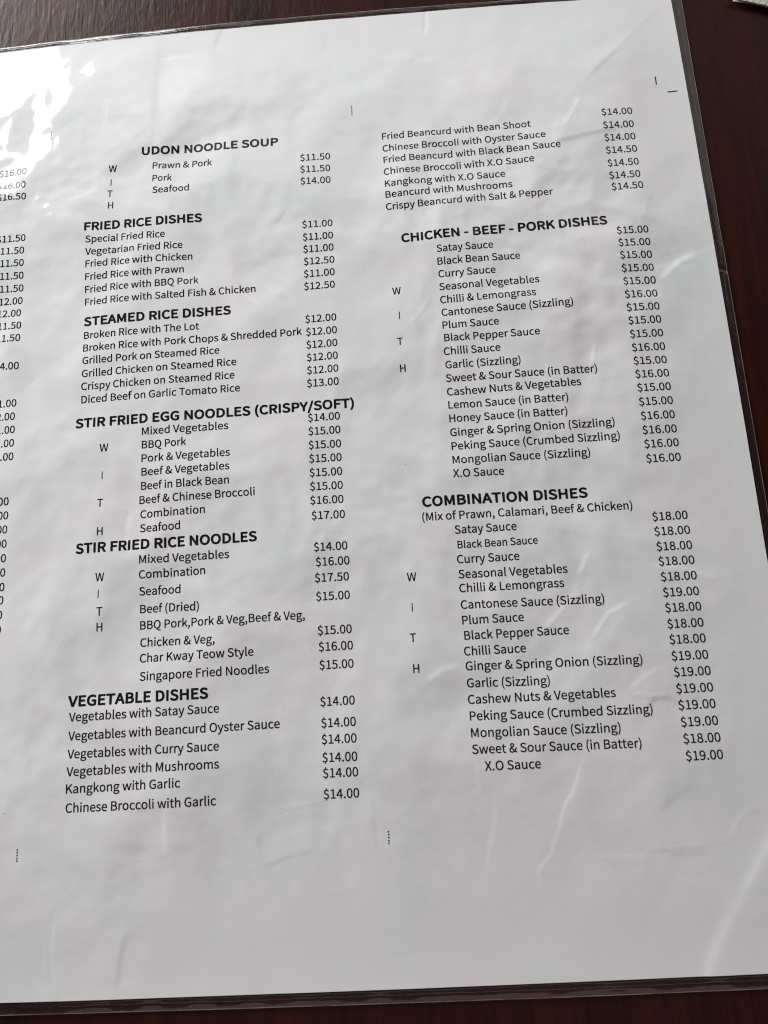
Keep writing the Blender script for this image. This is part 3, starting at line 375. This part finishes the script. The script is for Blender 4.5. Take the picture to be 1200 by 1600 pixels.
def m_paper():
    m, nt, out = mat('laminated_white_paper')
    b = N(nt, 'ShaderNodeBsdfDiffuse'); v = coords(nt)
    c = ramp(nt, noise(nt, v, 28, 5, .6), [(.3, (.775, .805, .795)), (.7, (.84, .81, .82))])
    nt.links.new(c, b.inputs['Color'])
    h = mathn(nt, 'ADD', noise(nt, v, 1400, 3, .6), mathn(nt, 'MULTIPLY', noise(nt, v, 160, 4, .6), 2.0))
    nt.links.new(bump(nt, h, .35, .00006), b.inputs['Normal'])
    nt.links.new(laminate(nt, b).outputs[0], out.inputs[0]); return m
def m_ink():
    m, nt, out = mat('laminated_black_print')
    b = N(nt, 'ShaderNodeBsdfDiffuse'); v = coords(nt)
    c = ramp(nt, noise(nt, v, 900, 2), [(.3, (.008, .008, .009)), (.75, (.016, .016, .017))])
    nt.links.new(c, b.inputs['Color'])
    nt.links.new(laminate(nt, b).outputs[0], out.inputs[0]); return m
def m_film(name, sharp, broad, wsharp, haze, gain, bstr):
    m, nt, out = mat(name); v = coords(nt)
    h = mathn(nt, 'ADD', noise(nt, v, 240, 3, .5), mathn(nt, 'MULTIPLY', noise(nt, v, 60, 3, .5), 3.0))
    nrm = bump(nt, h, bstr, .00006)
    fr = N(nt, 'ShaderNodeFresnel')
    # thin sheet: the same reflectance from either side
    geo = N(nt, 'ShaderNodeNewGeometry')
    nt.links.new(mathn(nt, 'SUBTRACT', 1.5, mathn(nt, 'MULTIPLY', geo.outputs['Backfacing'], 1.5-1/1.5)), fr.inputs['IOR'])
    nt.links.new(nrm, fr.inputs['Normal'])
    g1 = N(nt, 'ShaderNodeBsdfGlossy'); g1.inputs['Roughness'].default_value = sharp
    g2 = N(nt, 'ShaderNodeBsdfGlossy'); g2.inputs['Roughness'].default_value = broad
    for g in (g1, g2): nt.links.new(nrm, g.inputs['Normal'])
    gm = N(nt, 'ShaderNodeMixShader'); gm.inputs[0].default_value = wsharp
    nt.links.new(g2.outputs[0], gm.inputs[1]); nt.links.new(g1.outputs[0], gm.inputs[2])
    tr = N(nt, 'ShaderNodeBsdfTransparent'); tr.inputs[0].default_value = (.985, .985, .985, 1)
    df = N(nt, 'ShaderNodeBsdfDiffuse'); df.inputs[0].default_value = (.8, .72, .68, 1)
    base = N(nt, 'ShaderNodeMixShader'); base.inputs[0].default_value = haze
    nt.links.new(tr.outputs[0], base.inputs[1]); nt.links.new(df.outputs[0], base.inputs[2])
    mx = N(nt, 'ShaderNodeMixShader')
    nt.links.new(mathn(nt, 'MULTIPLY', fr.outputs[0], gain), mx.inputs[0])
    nt.links.new(base.outputs[0], mx.inputs[1]); nt.links.new(gm.outputs[0], mx.inputs[2])
    nt.links.new(mx.outputs[0], out.inputs[0]); m.use_transparent_shadow = True; return m
def m_wood():
    m, nt, out = mat('dark_mahogany_lacquer')
    b = N(nt, 'ShaderNodeBsdfPrincipled')
    rz = math.radians(-7)
    v = coords(nt, (1, .09, 1), (0, 0, rz)); v2 = coords(nt, (1, .35, 1), (0, 0, rz)); v3 = coords(nt, (1, .02, 1), (0, 0, rz))
    streak = noise(nt, v, 260, 6, .62, .3); wide = noise(nt, v3, 60, 4, .6)
    s = mathn(nt, 'ADD', mathn(nt, 'MULTIPLY', streak, .5), mathn(nt, 'MULTIPLY', wide, .5))
    c = ramp(nt, s, [(.36, (.011, .0042, .0030)), (.5, (.023, .0060, .0042)), (.64, (.038, .0075, .0052))])
    nt.links.new(c, b.inputs['Base Color'])
    blobs = noise(nt, v2, 330, 4, .55, .4); fine = noise(nt, v, 700, 3, .6)
    h = mathn(nt, 'ADD', mathn(nt, 'MULTIPLY', blobs, 1.0), mathn(nt, 'MULTIPLY', fine, .6))
    nt.links.new(bump(nt, h, .55, .00035), b.inputs['Normal'])
    b.inputs['Roughness'].default_value = .33; b.inputs['Specular IOR Level'].default_value = .105; b.inputs['Specular Tint'].default_value = (1, .80, .70, 1)
    nt.links.new(b.outputs[0], out.inputs[0]); return m
def m_plastic_edge():
    m, nt, out = mat('cut_plastic_edge')
    b = N(nt, 'ShaderNodeBsdfPrincipled'); v = coords(nt)
    c = ramp(nt, noise(nt, v, 90, 4, .7), [(.35, (.16, .14, .13)), (.7, (.5, .45, .42))])
    nt.links.new(c, b.inputs['Base Color']); b.inputs['Roughness'].default_value = .25
    a = N(nt, 'ShaderNodeMixShader'); t = N(nt, 'ShaderNodeBsdfTransparent')
    a.inputs[0].default_value = .6
    nt.links.new(t.outputs[0], a.inputs[1]); nt.links.new(b.outputs[0], a.inputs[2])
    nt.links.new(a.outputs[0], out.inputs[0]); return m
def m_cloth():
    m, nt, out = mat('beige_napkin_cloth')
    b = N(nt, 'ShaderNodeBsdfPrincipled'); v = coords(nt)
    w = N(nt, 'ShaderNodeTexVoronoi'); w.inputs['Scale'].default_value = 900; nt.links.new(v, w.inputs['Vector'])
    c = ramp(nt, noise(nt, v, 300, 4, .6), [(.3, (.50, .47, .40)), (.7, (.66, .63, .55))])
    nt.links.new(c, b.inputs['Base Color']); b.inputs['Roughness'].default_value = .9
    nt.links.new(bump(nt, w.outputs['Distance'], .6, .0004), b.inputs['Normal'])
    nt.links.new(b.outputs[0], out.inputs[0]); return m
PAPER, INK, WOOD = m_paper(), m_ink(), m_wood()
BORDER = m_film('sealed_laminate_border', .06, .28, .6, 0.008, 1.2, .3)
EDGEM, CLOTH = m_plastic_edge(), m_cloth()

# ---------------------------------------------------------------- helpers
def link(name, me, parent=None, material=None, smooth=True):
    me.name = name
    if material: me.materials.append(material)
    if smooth and len(me.polygons): me.polygons.foreach_set('use_smooth', [True]*len(me.polygons))
    o = bpy.data.objects.new(name, me); col.objects.link(o)
    if parent: o.parent = parent
    return o
def grid_mesh(name, P3, parent, material):
    r, c = P3.shape[:2]
    idx = np.arange(r*c).reshape(r, c)
    f = np.stack([idx[:-1, :-1], idx[:-1, 1:], idx[1:, 1:], idx[1:, :-1]], -1).reshape(-1, 4)
    me = bpy.data.meshes.new(name)
    me.vertices.add(r*c); me.vertices.foreach_set('co', (P3.reshape(-1, 3)*MMM).astype(np.float32).ravel())
    me.loops.add(f.size); me.loops.foreach_set('vertex_index', f.ravel().astype(np.int32))
    me.polygons.add(len(f)); me.polygons.foreach_set('loop_start', (np.arange(len(f))*4).astype(np.int32))
    me.update(calc_edges=True); me.validate()
    return link(name, me, parent, material)

# ---------------------------------------------------------------- shape of the sheet: waves, folds and creases (mm)
rng = np.random.default_rng(7)
XL = -327.0                                     # far left end of the sheet, outside the picture
def value_noise(x, y, cell, seed):
    r = np.random.default_rng(seed); T = r.uniform(-1, 1, (128, 128))
    gx = (x+1000)/cell; gy = (y+1000)/cell
    ix = np.floor(gx).astype(int); iy = np.floor(gy).astype(int); fx = gx-ix; fy = gy-iy
    fx = fx**3*(fx*(6*fx-15)+10); fy = fy**3*(fy*(6*fy-15)+10)
    a = T[ix % 128, iy % 128]; b = T[(ix+1) % 128, iy % 128]; c = T[ix % 128, (iy+1) % 128]; d = T[(ix+1) % 128, (iy+1) % 128]
    return (a*(1-fx)+b*fx)*(1-fy)+(c*(1-fx)+d*fx)*fy
FOLDS = []
for k in range(150):
    cx, cy = rng.uniform(-170, 110), rng.uniform(-80, 250)
    th = rng.normal(math.radians(62), .75); L = rng.uniform(14, 46); Wd = rng.uniform(9, 30)
    FOLDS.append((cx, cy, th, L, Wd, rng.normal(0, .016)*(1.0 if cy > -5 else .55), rng.uniform(.35, 2.2)))
def poly_dist(x, y, pts):
    best = np.full(x.shape, 1e9); side = np.zeros(x.shape); par = np.zeros(x.shape)
    seg = np.hypot(*np.diff(np.array(pts), axis=0).T); tot = seg.sum(); acc = 0
    for (ax, ay), (bx, by), s in zip(pts[:-1], pts[1:], seg):
        dx, dy = bx-ax, by-ay
        t = np.clip(((x-ax)*dx+(y-ay)*dy)/(s*s), 0, 1)
        d = np.hypot(x-ax-t*dx, y-ay-t*dy); m = d < best
        best = np.where(m, d, best); side = np.where(m, np.sign(dx*(y-ay)-dy*(x-ax)), side)
        par = np.where(m, (acc+t*s)/tot, par); acc += s
    return best, side, par
# name: (ridge height, ridge width, step height, step width)
CR = {'jag': (-.05, .28, .05, 6), 'fold': (.03, 1.5, -.17, 11), 'dent': (-.10, .5, .02, 4), 'spot': (.07, .8, 0, 4), 'shelf': (.02, 1.6, -.035, 9),
      'vert': (.01, 1.2, -.12, 14), 'arc': (.06, .7, .03, 5), 'tick': (.09, .5, .04, 4), 'cr1': (0.051, .5, 0.045, 6), 'cr2': (0.051, .5, 0.045, 4),
      'cr3': (0.085, .6, 0.075, 5), 'cr4': (0.068, .7, 0.09, 7), 'cr5': (0.068, .8, 0.075, 6), 'cr6': (0.085, .6, 0.075, 6), 'cr7': (0.119, .5, 0, 4),
      'cr8': (-0.102, .9, 0.06, 4), 'cr9': (0.085, 1.0, 0.135, 10), 'cr10': (0.068, .8, 0.09, 8), 'cr11': (0.068, 1.0, -0.12, 9), 'cr12': (0.068, .8, 0.075, 7),
      'cr13': (0.051, .6, 0.06, 5), 'cr14': (0.051, .5, 0, 5), 'cr15': (0.051, .7, 0.09, 8), 'cr16': (0.068, .8, 0.09, 6), 'cr17': (0.068, .8, -0.09, 6)}
def facets(x, y, cell, soft, seed):
    """soft-edged flat facets of crumpled paper: smooth minimum of distances to scattered points"""
    r = np.random.default_rng(seed); J = r.uniform(-.45, .45, (64, 64, 2)); Q = r.uniform(.6, 1.4, (64, 64))
    gx = (x+1000)/cell; gy = (y+1000)/cell; ix = np.floor(gx).astype(int); iy = np.floor(gy).astype(int)
    acc = np.zeros(x.shape)
    for a in (-1, 0, 1, 2):
        for b in (-1, 0, 1, 2):
            jx, jy = (ix+a) % 64, (iy+b) % 64
            d = np.hypot(gx-(ix+a)-J[jx, jy, 0], gy-(iy+b)-J[jx, jy, 1])
            acc += np.exp(-np.sqrt(d*d+.02)*Q[jx, jy]/soft)
    return -soft*np.log(acc)*cell
def crumple(x, y):
    wx = x+5*value_noise(x, y, 31, 50); wy = y+5*value_noise(x, y, 29, 51)
    m = np.clip(.50+.5*value_noise(x, y, 70, 52)+.30*np.tanh((y-20)/60)+.14*np.tanh((x-20)/60), .46-.24*np.clip((-y-5)/30, 0, 1), 1.3)
    a = math.radians(28); rx, ry = wx*math.cos(a)+wy*math.sin(a), (wy*math.cos(a)-wx*math.sin(a))*.72
    return 1.25*m*(.060*facets(rx, ry, 12.5, .08, 60)+.036*facets(wx+300, wy, 6.5, .10, 61)+.055*facets(ry*1.1, rx*.8, 27, .06, 62)
              +.11*value_noise(rx, ry, 8.0, 63)+.035*value_noise(x+.3*y, y, 3.6, 64))
def height(x, y):
    z = .30*value_noise(x, y, 95, 1)+.10*value_noise(x+.4*y, y, 48, 2)+.06*value_noise(x+.5*y, y-.3*x, 22, 3)
    z = z+.27*value_noise(x-.3*y, y*.6, 17, 14)*np.clip((5-y)/40, 0, 1)
    z = z+.022*value_noise(x, y, 9, 4)+.006*value_noise(x, y, 4, 9)
    for cx, cy, th, L, Wd, a, s in FOLDS:
        nx, ny = -math.sin(th), math.cos(th)
        u = (x-cx)*nx+(y-cy)*ny; t = (x-cx)*ny-(y-cy)*nx
        m = np.exp(-(t/L)**2-(u/Wd)**2)
        z = z+a*(np.sqrt(u*u+s*s)-s)*m*1.6
    return z+crumple(x, y)
for k in range(34):                 # short faint handling creases, more of them to the top and right
    cx, cy = 95-abs(rng.normal(0, 95)), rng.uniform(-55, 228)
    th = rng.normal(math.radians(60), .8); L = rng.uniform(5, 19); bend = rng.normal(0, .35); pts = []
    for j in range(5):
        pts.append([cx, cy]); cx += L/4*math.cos(th); cy += L/4*math.sin(th); th += bend/2+rng.normal(0, .18)
    CREASE['small%d' % k] = pts
    CR['small%d' % k] = (rng.choice([-1, 1])*rng.uniform(.015, .04), rng.uniform(.35, .7), rng.normal(0, .035), rng.uniform(3, 7))
def add_creases(x, y, z):
    for k, (rh, rw, sh, sw) in CR.items():
        pts = CREASE[k]; P = np.array(pts)
        lo, hi = P.min(0)-4*sw-4, P.max(0)+4*sw+4
        m = (x > lo[0]) & (x < hi[0]) & (y > lo[1]) & (y < hi[1])
        if not m.any(): continue
        d, sd, t = poly_dist(x[m], y[m], pts)
        fade = np.clip(np.minimum(t, 1-t)*5+.15, 0, 1)
        if k == 'fold': fade = np.ones_like(t); rww = rw*(.45+1.5*t)
        else: rww = rw
        ends = np.exp(-(d/sw)**2)
        dz = rh*np.exp(-(d/rww)**2)*fade + sh*sd*(1-np.exp(-d/(rw*.8)))*ends*fade
        z = z.copy(); z[m] += dz
    return z
BASE = 1.6
def pv(name, t): return np.polyval(EDGE[name], t)
def grid_xy(U, V):
    """U 0..1 on the paper (1..2 right border), V 0..1 (below 0 / above 1 borders)"""
    u, v = np.meshgrid(U, V); uc, vc = np.clip(u, 0, 1), np.clip(v, 0, 1)
    y = -65+vc*297.0; x = XL+uc*420
    for _ in range(4):
        ub = np.clip(u-1, 0, 1)
        x = XL+uc*(pv('RIGHT', y)-XL); x = x+ub*(pv('RIGHTO', y)-pv('RIGHT', y)) + np.clip(u, -1, 0)*4
        xc = np.clip(x, -140, 110)
        yb, yt = pv('BOT', xc), pv('TOP', xc)
        y = yb+vc*(yt-yb)+np.clip(v-1, 0, 1)*(pv('TOPO', xc)-yt)+np.clip(v, -1, 0)*(yb-pv('BOTO', xc))
    return x, y
xr = 93.5
xs_mm = np.concatenate([np.arange(XL, -150, 3.0), np.arange(-150, xr-.2, .5), [xr]])
U = (xs_mm-XL)/(xr-XL); V = np.linspace(0, 1, 590)
X, Y = grid_xy(U, V)
Z = BASE+height(X, Y)
# the sheet lies flatter toward its edges
def edge_flat(x, y):
    d = np.minimum(np.minimum(np.abs(pv('RIGHT', y)-x), np.abs(pv('TOP', np.clip(x, -140, 110))-y)), np.abs(y-pv('BOT', np.clip(x, -140, 110))))
    return 1-.80*np.exp(-(d/26)**2)
Z = .45+(Z-.45)*edge_flat(X, Y)
Z = np.maximum(add_creases(X, Y, Z), .3)

def empty(name, loc, label, cat):
    o = bpy.data.objects.new(name, None); col.objects.link(o); o.location = loc; o.empty_display_size = .05
    o['label'] = label; o['category'] = cat; return o
menu = empty('laminated_menu', (0, 0, 0), 'white laminated menu sheet printed with black dish names and prices, on dark wood', 'menu')
paper = grid_mesh('paper_sheet', np.stack([X, Y, Z], -1), menu, PAPER)

def sample(px, py):
    """height of the paper mesh at plan points (mm)"""
    px = np.asarray(px, float); py = np.asarray(py, float)
    u = (px-XL)/(pv('RIGHT', py)-XL); xc = np.clip(px, -140, 110)
    v = (py-pv('BOT', xc))/(pv('TOP', xc)-pv('BOT', xc))
    j = np.clip(np.interp(u, U, np.arange(len(U))), 0, len(U)-1.001); i = np.clip(v*(len(V)-1), 0, len(V)-1.001)
    i0, j0 = i.astype(int), j.astype(int); a, b = i-i0, j-j0
    return (Z[i0, j0]*(1-b)+Z[i0, j0+1]*b)*(1-a)+(Z[i0+1, j0]*(1-b)+Z[i0+1, j0+1]*b)*a

NY, NX = np.gradient(Z)
DXu = np.gradient(X, axis=1); DYv = np.gradient(Y, axis=0)
SX, SY = NX/DXu, NY/DYv
def slopes(px, py):
    px = np.asarray(px, float); py = np.asarray(py, float)
    u = (px-XL)/(pv('RIGHT', py)-XL); xc = np.clip(px, -140, 110)
    v = (py-pv('BOT', xc))/(pv('TOP', xc)-pv('BOT', xc))
    j = np.clip(np.interp(u, U, np.arange(len(U))), 0, len(U)-1.001); i = np.clip(v*(len(V)-1), 0, len(V)-1.001)
    i0, j0 = i.astype(int), j.astype(int); a, b = i-i0, j-j0
    bl = lambda G: (G[i0, j0]*(1-b)+G[i0, j0+1]*b)*(1-a)+(G[i0+1, j0]*(1-b)+G[i0+1, j0+1]*b)*a
    n = np.stack([-bl(SX), -bl(SY), np.ones(len(px))], -1)
    return n/np.linalg.norm(n, axis=1, keepdims=True)
def follow_sheet(o):
    me = o.data; n = len(me.vertices); co = np.empty(n*3, np.float32); me.vertices.foreach_get('co', co); co = co.reshape(-1, 3)/MMM
    me.polygons.foreach_set('use_smooth', [True]*len(me.polygons))
    me.normals_split_custom_set_from_vertices(slopes(co[:, 0], co[:, 1]).tolist()); return o

# ---------------------------------------------------------------- laminate: clear film over the paper, sealed border, cut edge
FZ = .05
def border(u0, v0, name, side):
    n = 12; T = np.linspace(0, 1, n)
    if side == 'right': Xb, Yb = grid_xy(1+T, np.linspace(0, 1, 590)); run = T[None, :]
    elif side == 'top': Xb, Yb = grid_xy(np.concatenate([U, 1+T[1:]]), 1+T); run = T[:, None]
    else: Xb, Yb = grid_xy(np.concatenate([U, 1+T[1:]]), -T[::-1]); run = T[::-1][:, None]
    run = np.broadcast_to(run, Xb.shape)
    if side != 'right':
        rr = np.concatenate([np.zeros(len(U)), T[1:]])[None, :]; run = np.maximum(run, np.broadcast_to(rr, Xb.shape))
    zi = sample(np.minimum(Xb, pv('RIGHT', Yb)), np.clip(Yb, pv('BOT', np.clip(Xb, -140, 110)), pv('TOP', np.clip(Xb, -140, 110))))+FZ
    zo = .42+.25*(value_noise(Xb, Yb, 38, 12)+1)*.5+.10*value_noise(Xb, Yb, 11, 13)
    k = run*run*(3-2*run)
    z = zi*(1-k)+zo*k
    z = z-.16*np.exp(-((run-.14)/.09)**2)+.13*np.exp(-((run-.42)/.08)**2)*(1+.8*value_noise(Xb, Yb, 14, 5))
    z = z+.16*value_noise(Xb*2, Yb, 13, 71)*np.exp(-((run-.45)/.25)**2)+.05*value_noise(Xb*3, Yb, 5, 72)*np.sin(np.pi*run)
    kx, ky = CREASE['kink'][0]                      # small dent pressed into the right hand border
    z = z-.22*np.exp(-((Yb-ky+.3*(Xb-kx))/.55)**2)*(side == 'right')
    return Xb, Yb, np.maximum(z, .2)
parts = {}
for side in ('right', 'top', 'bottom'):
    Xb, Yb, Zb = border(0, 0, '', side); parts[side] = (Xb, Yb, Zb)
    P3 = np.stack([Xb, Yb, Zb], -1)
    grid_mesh('sealed_border', P3, menu, BORDER)
def edge_strip(xs, ys, zs, nx, ny):
    k = len(xs); w = .17
    rows = [np.stack([xs-nx*w, ys-ny*w, zs+.02], -1), np.stack([xs, ys, zs+.035], -1), np.stack([xs+nx*.05, ys+ny*.05, zs-.08], -1), np.stack([xs+nx*.02, ys+ny*.02, np.maximum(zs-.4, .02)], -1)]
    return grid_mesh('cut_edge', np.stack(rows), menu, EDGEM)
Xb, Yb, Zb = parts['right']; edge_strip(Xb[:, -1], Yb[:, -1], Zb[:, -1], 1, 0)
Xb, Yb, Zb = parts['top']; edge_strip(Xb[-1], Yb[-1], Zb[-1], 0, 1)
Xb, Yb, Zb = parts['bottom']; edge_strip(Xb[0], Yb[0], Zb[0], 0, -1)

# ---------------------------------------------------------------- print
GL = {}
for ln in GLYPHS.split('\n'):
    c = ln[0]; a, _, rest = ln[1:].partition(' ')
    GL[c] = (int(a), [[tuple(map(int, b.split())) for b in q.split(',')] for q in rest.split('/')] if rest else [])
KERN = {'Ve': -18, 'To': -30, 'Te': -30, '11': 0, 'P ': -10, 'Pe': -4}
def set_text(text, track=0):
    x = 0; out = []
    for i, c in enumerate(text):
        a, sp = GL[c]
        for q in sp: out.append([(x+b[0], b[1], b[2], b[3], b[4], b[5]) for b in q])
        x += a+KERN.get(text[i:i+2], 0)+track
    xs = [b[0] for q in out for b in q]
    return out, min(xs), max(xs)
def clean(q):
    out = []
    for b in q:
        if out and math.hypot(b[0]-out[-1][0], b[1]-out[-1][1]) < 6:
            out[-1] = (out[-1][0], out[-1][1], out[-1][2], out[-1][3], b[4], b[5]); continue
        out.append(tuple(b))
    if math.hypot(out[0][0]-out[-1][0], out[0][1]-out[-1][1]) < 6:
        l = out.pop(); out[0] = (out[0][0], out[0][1], l[2], l[3], out[0][4], out[0][5])
    return out
def print_line(kind, text, x0, y0, L, ang, em):
    sp, lo, hi = set_text(text, 12 if kind == 'h' else 0)
    off = {'h': .165, 'd': .055, 'p': .055, 'l': .05}[kind]
    sx = (L-2*off)/(hi-lo); sy = em/1000
    cu = bpy.data.curves.new('line', 'CURVE'); cu.dimensions = '2D'; cu.fill_mode = 'BOTH'; cu.resolution_u = 5
    for q in sp:
        q = clean(q)
        s = cu.splines.new('BEZIER'); s.bezier_points.add(len(q)-1); s.use_cyclic_u = True
        for bp, b in zip(s.bezier_points, q):
            bp.handle_left_type = bp.handle_right_type = 'FREE'
            X0, Y0 = (b[0]-lo)*sx+off, b[1]*sy
            bp.co = (X0, Y0, 0); bp.handle_left = (X0+b[2]*sx, Y0+b[3]*sy, 0); bp.handle_right = (X0+b[4]*sx, Y0+b[5]*sy, 0)
    o = bpy.data.objects.new('line', cu); col.objects.link(o)
    me = bpy.data.meshes.new_from_object(o)
    bpy.data.objects.remove(o); bpy.data.curves.remove(cu)
    n = len(me.vertices); co = np.empty(n*3, np.float32); me.vertices.foreach_get('co', co); co = co.reshape(-1, 3).astype(float)
    fs = [list(p.vertices) for p in me.polygons]
    if off:      # bold print: the strokes are widened by a ring of shifted outlines
        C = []; F = []
        m = 8 if kind == 'h' else 4
        for k in range(m+(kind == 'h')):
            a = (k+.5)*2*math.pi/m; r = off if k < m else 0
            C.append(co+np.array([math.cos(a)*r, math.sin(a)*r, .0]) + np.array([0, 0, k*.0015])); F += [[i+k*n for i in f] for f in fs]
        co = np.concatenate(C); fs = F
    ca, sa = math.cos(math.radians(ang)), math.sin(math.radians(ang))
    px = x0+co[:, 0]*ca-co[:, 1]*sa; py = y0+co[:, 0]*sa+co[:, 1]*ca
    co = np.stack([px, py, sample(px, py)+.03+co[:, 2]], -1)*MMM
    bpy.data.meshes.remove(me); me = bpy.data.meshes.new('line'); me.from_pydata(co.tolist(), [], fs); me.update()
    nm = {'h': 'heading', 'd': 'dish_name', 'p': 'price', 'l': 'side_letter'}[kind]
    return follow_sheet(link(nm, me, paper, INK, smooth=False))
dish_meshes = [print_line(*ln) for ln in LINES]
def flat_poly(name, rings):
    vs = []; fs = []
    for r in rings:
        fs.append(list(range(len(vs), len(vs)+len(r)))); vs += r
    a = np.array(vs); z = sample(a[:, 0], a[:, 1])+.03
    me = bpy.data.meshes.new(name); me.from_pydata([(p[0]*MMM, p[1]*MMM, q*MMM) for p, q in zip(vs, z)], [], fs); me.update()
    return follow_sheet(link(name, me, paper, INK, smooth=False))
for pts in DOTS:
    flat_poly('fold_mark', [[(x+.24*math.cos(t*math.pi/5), y+.21*math.sin(t*math.pi/5)) for t in range(10)] for x, y in pts])
for (ax, ay), (bx, by) in BARS:
    dx, dy = bx-ax, by-ay; s = math.hypot(dx, dy); nx, ny = -dy/s*.2, dx/s*.2
    flat_poly('crop_mark', [[(ax-nx, ay-ny), (bx-nx, by-ny), (bx+nx, by+ny), (ax+nx, ay+ny)]])
# small specks of dirt under the film
def specks():
    rs = random.Random(5); rings = []
    for _ in range(46):
        x, y, r = rs.uniform(-130, 88), rs.uniform(-60, 215), rs.uniform(.05, .14)
        n = 7; rings.append([(x+r*rs.uniform(.7, 1.3)*math.cos(t*2*math.pi/n), y+r*rs.uniform(.7, 1.3)*math.sin(t*2*math.pi/n)) for t in range(n)])
    o = flat_poly('dirt_specks', rings); o['kind'] = 'stuff'
    m, nt, out = mat('grey_dirt'); b = N(nt, 'ShaderNodeBsdfPrincipled')
    c = ramp(nt, noise(nt, coords(nt), 120, 2), [(.35, (.16, .15, .14)), (.65, (.5, .49, .47))]); nt.links.new(c, b.inputs['Base Color'])
    nt.links.new(b.outputs[0], out.inputs[0]); o.data.materials[0] = m
specks()

# ---------------------------------------------------------------- table top
def slab(name, x0, x1, y0, y1, z0, z1, bev):
    import bmesh
    bm = bmesh.new(); bmesh.ops.create_cube(bm, size=1)
    for v in bm.verts: v.co = ((x0+x1)/2+v.co.x*(x1-x0), (y0+y1)/2+v.co.y*(y1-y0), (z0+z1)/2+v.co.z*(z1-z0))
    bmesh.ops.bevel(bm, geom=bm.edges[:], offset=bev, segments=3, affect='EDGES', profile=.6)
    me = bpy.data.meshes.new(name); bm.to_mesh(me); bm.free(); return me
table = link('table_top', slab('table_top', -.55, .45, -.28, .62, -.03, 0, .004), None, WOOD, smooth=False)
table['label'] = 'dark reddish brown lacquered wooden table top under the menu sheet'; table['category'] = 'table'

# ---------------------------------------------------------------- folded napkin at the far right corner
def napkin():
    ang = math.atan2(NAPKIN[-1][1]-NAPKIN[0][1], NAPKIN[-1][0]-NAPKIN[0][0])
    ox, oy = NAPKIN[0]; root = empty('folded_napkin', (ox*MMM, oy*MMM, 0), 'beige textured napkin folded on the table at the far right corner', 'napkin')
    root.rotation_euler[2] = ang
    for k, (z0, th, ins) in enumerate([(0.15, .7, .8), (.95, .7, .3), (1.75, .8, 0.0)]):
        nx, ny = 60, 40; Wn, Hn = 120-2*ins, 90-2*ins
        gx, gy = np.meshgrid(np.linspace(0, 1, nx), np.linspace(0, 1, ny))
        x = -1+ins+gx*Wn; y = ins+gy*Hn
        x = x+.5*value_noise(y*1.0, x*0+k*40, 9, 20+k); y = y+.45*value_noise(x, y*0+k*30, 8, 30+k)
        edge = np.minimum(np.minimum(gx, 1-gx)*Wn, np.minimum(gy, 1-gy)*Hn); rnd = np.sqrt(np.clip(edge/1.2, 0, 1))
        zt = z0+th*.5+th*.5*rnd+.25*value_noise(x, y, 12, 40+k); zb = z0+th*.5-th*.5*rnd+.25*value_noise(x, y, 12, 40+k)
        vt = np.stack([x, y, zt], -1); vb = np.stack([x, y, np.maximum(zb, .1)], -1)[:, ::-1]
        a = np.concatenate([vt, vb], axis=1)
        grid_mesh('cloth_layer', a, root, CLOTH)
napkin()
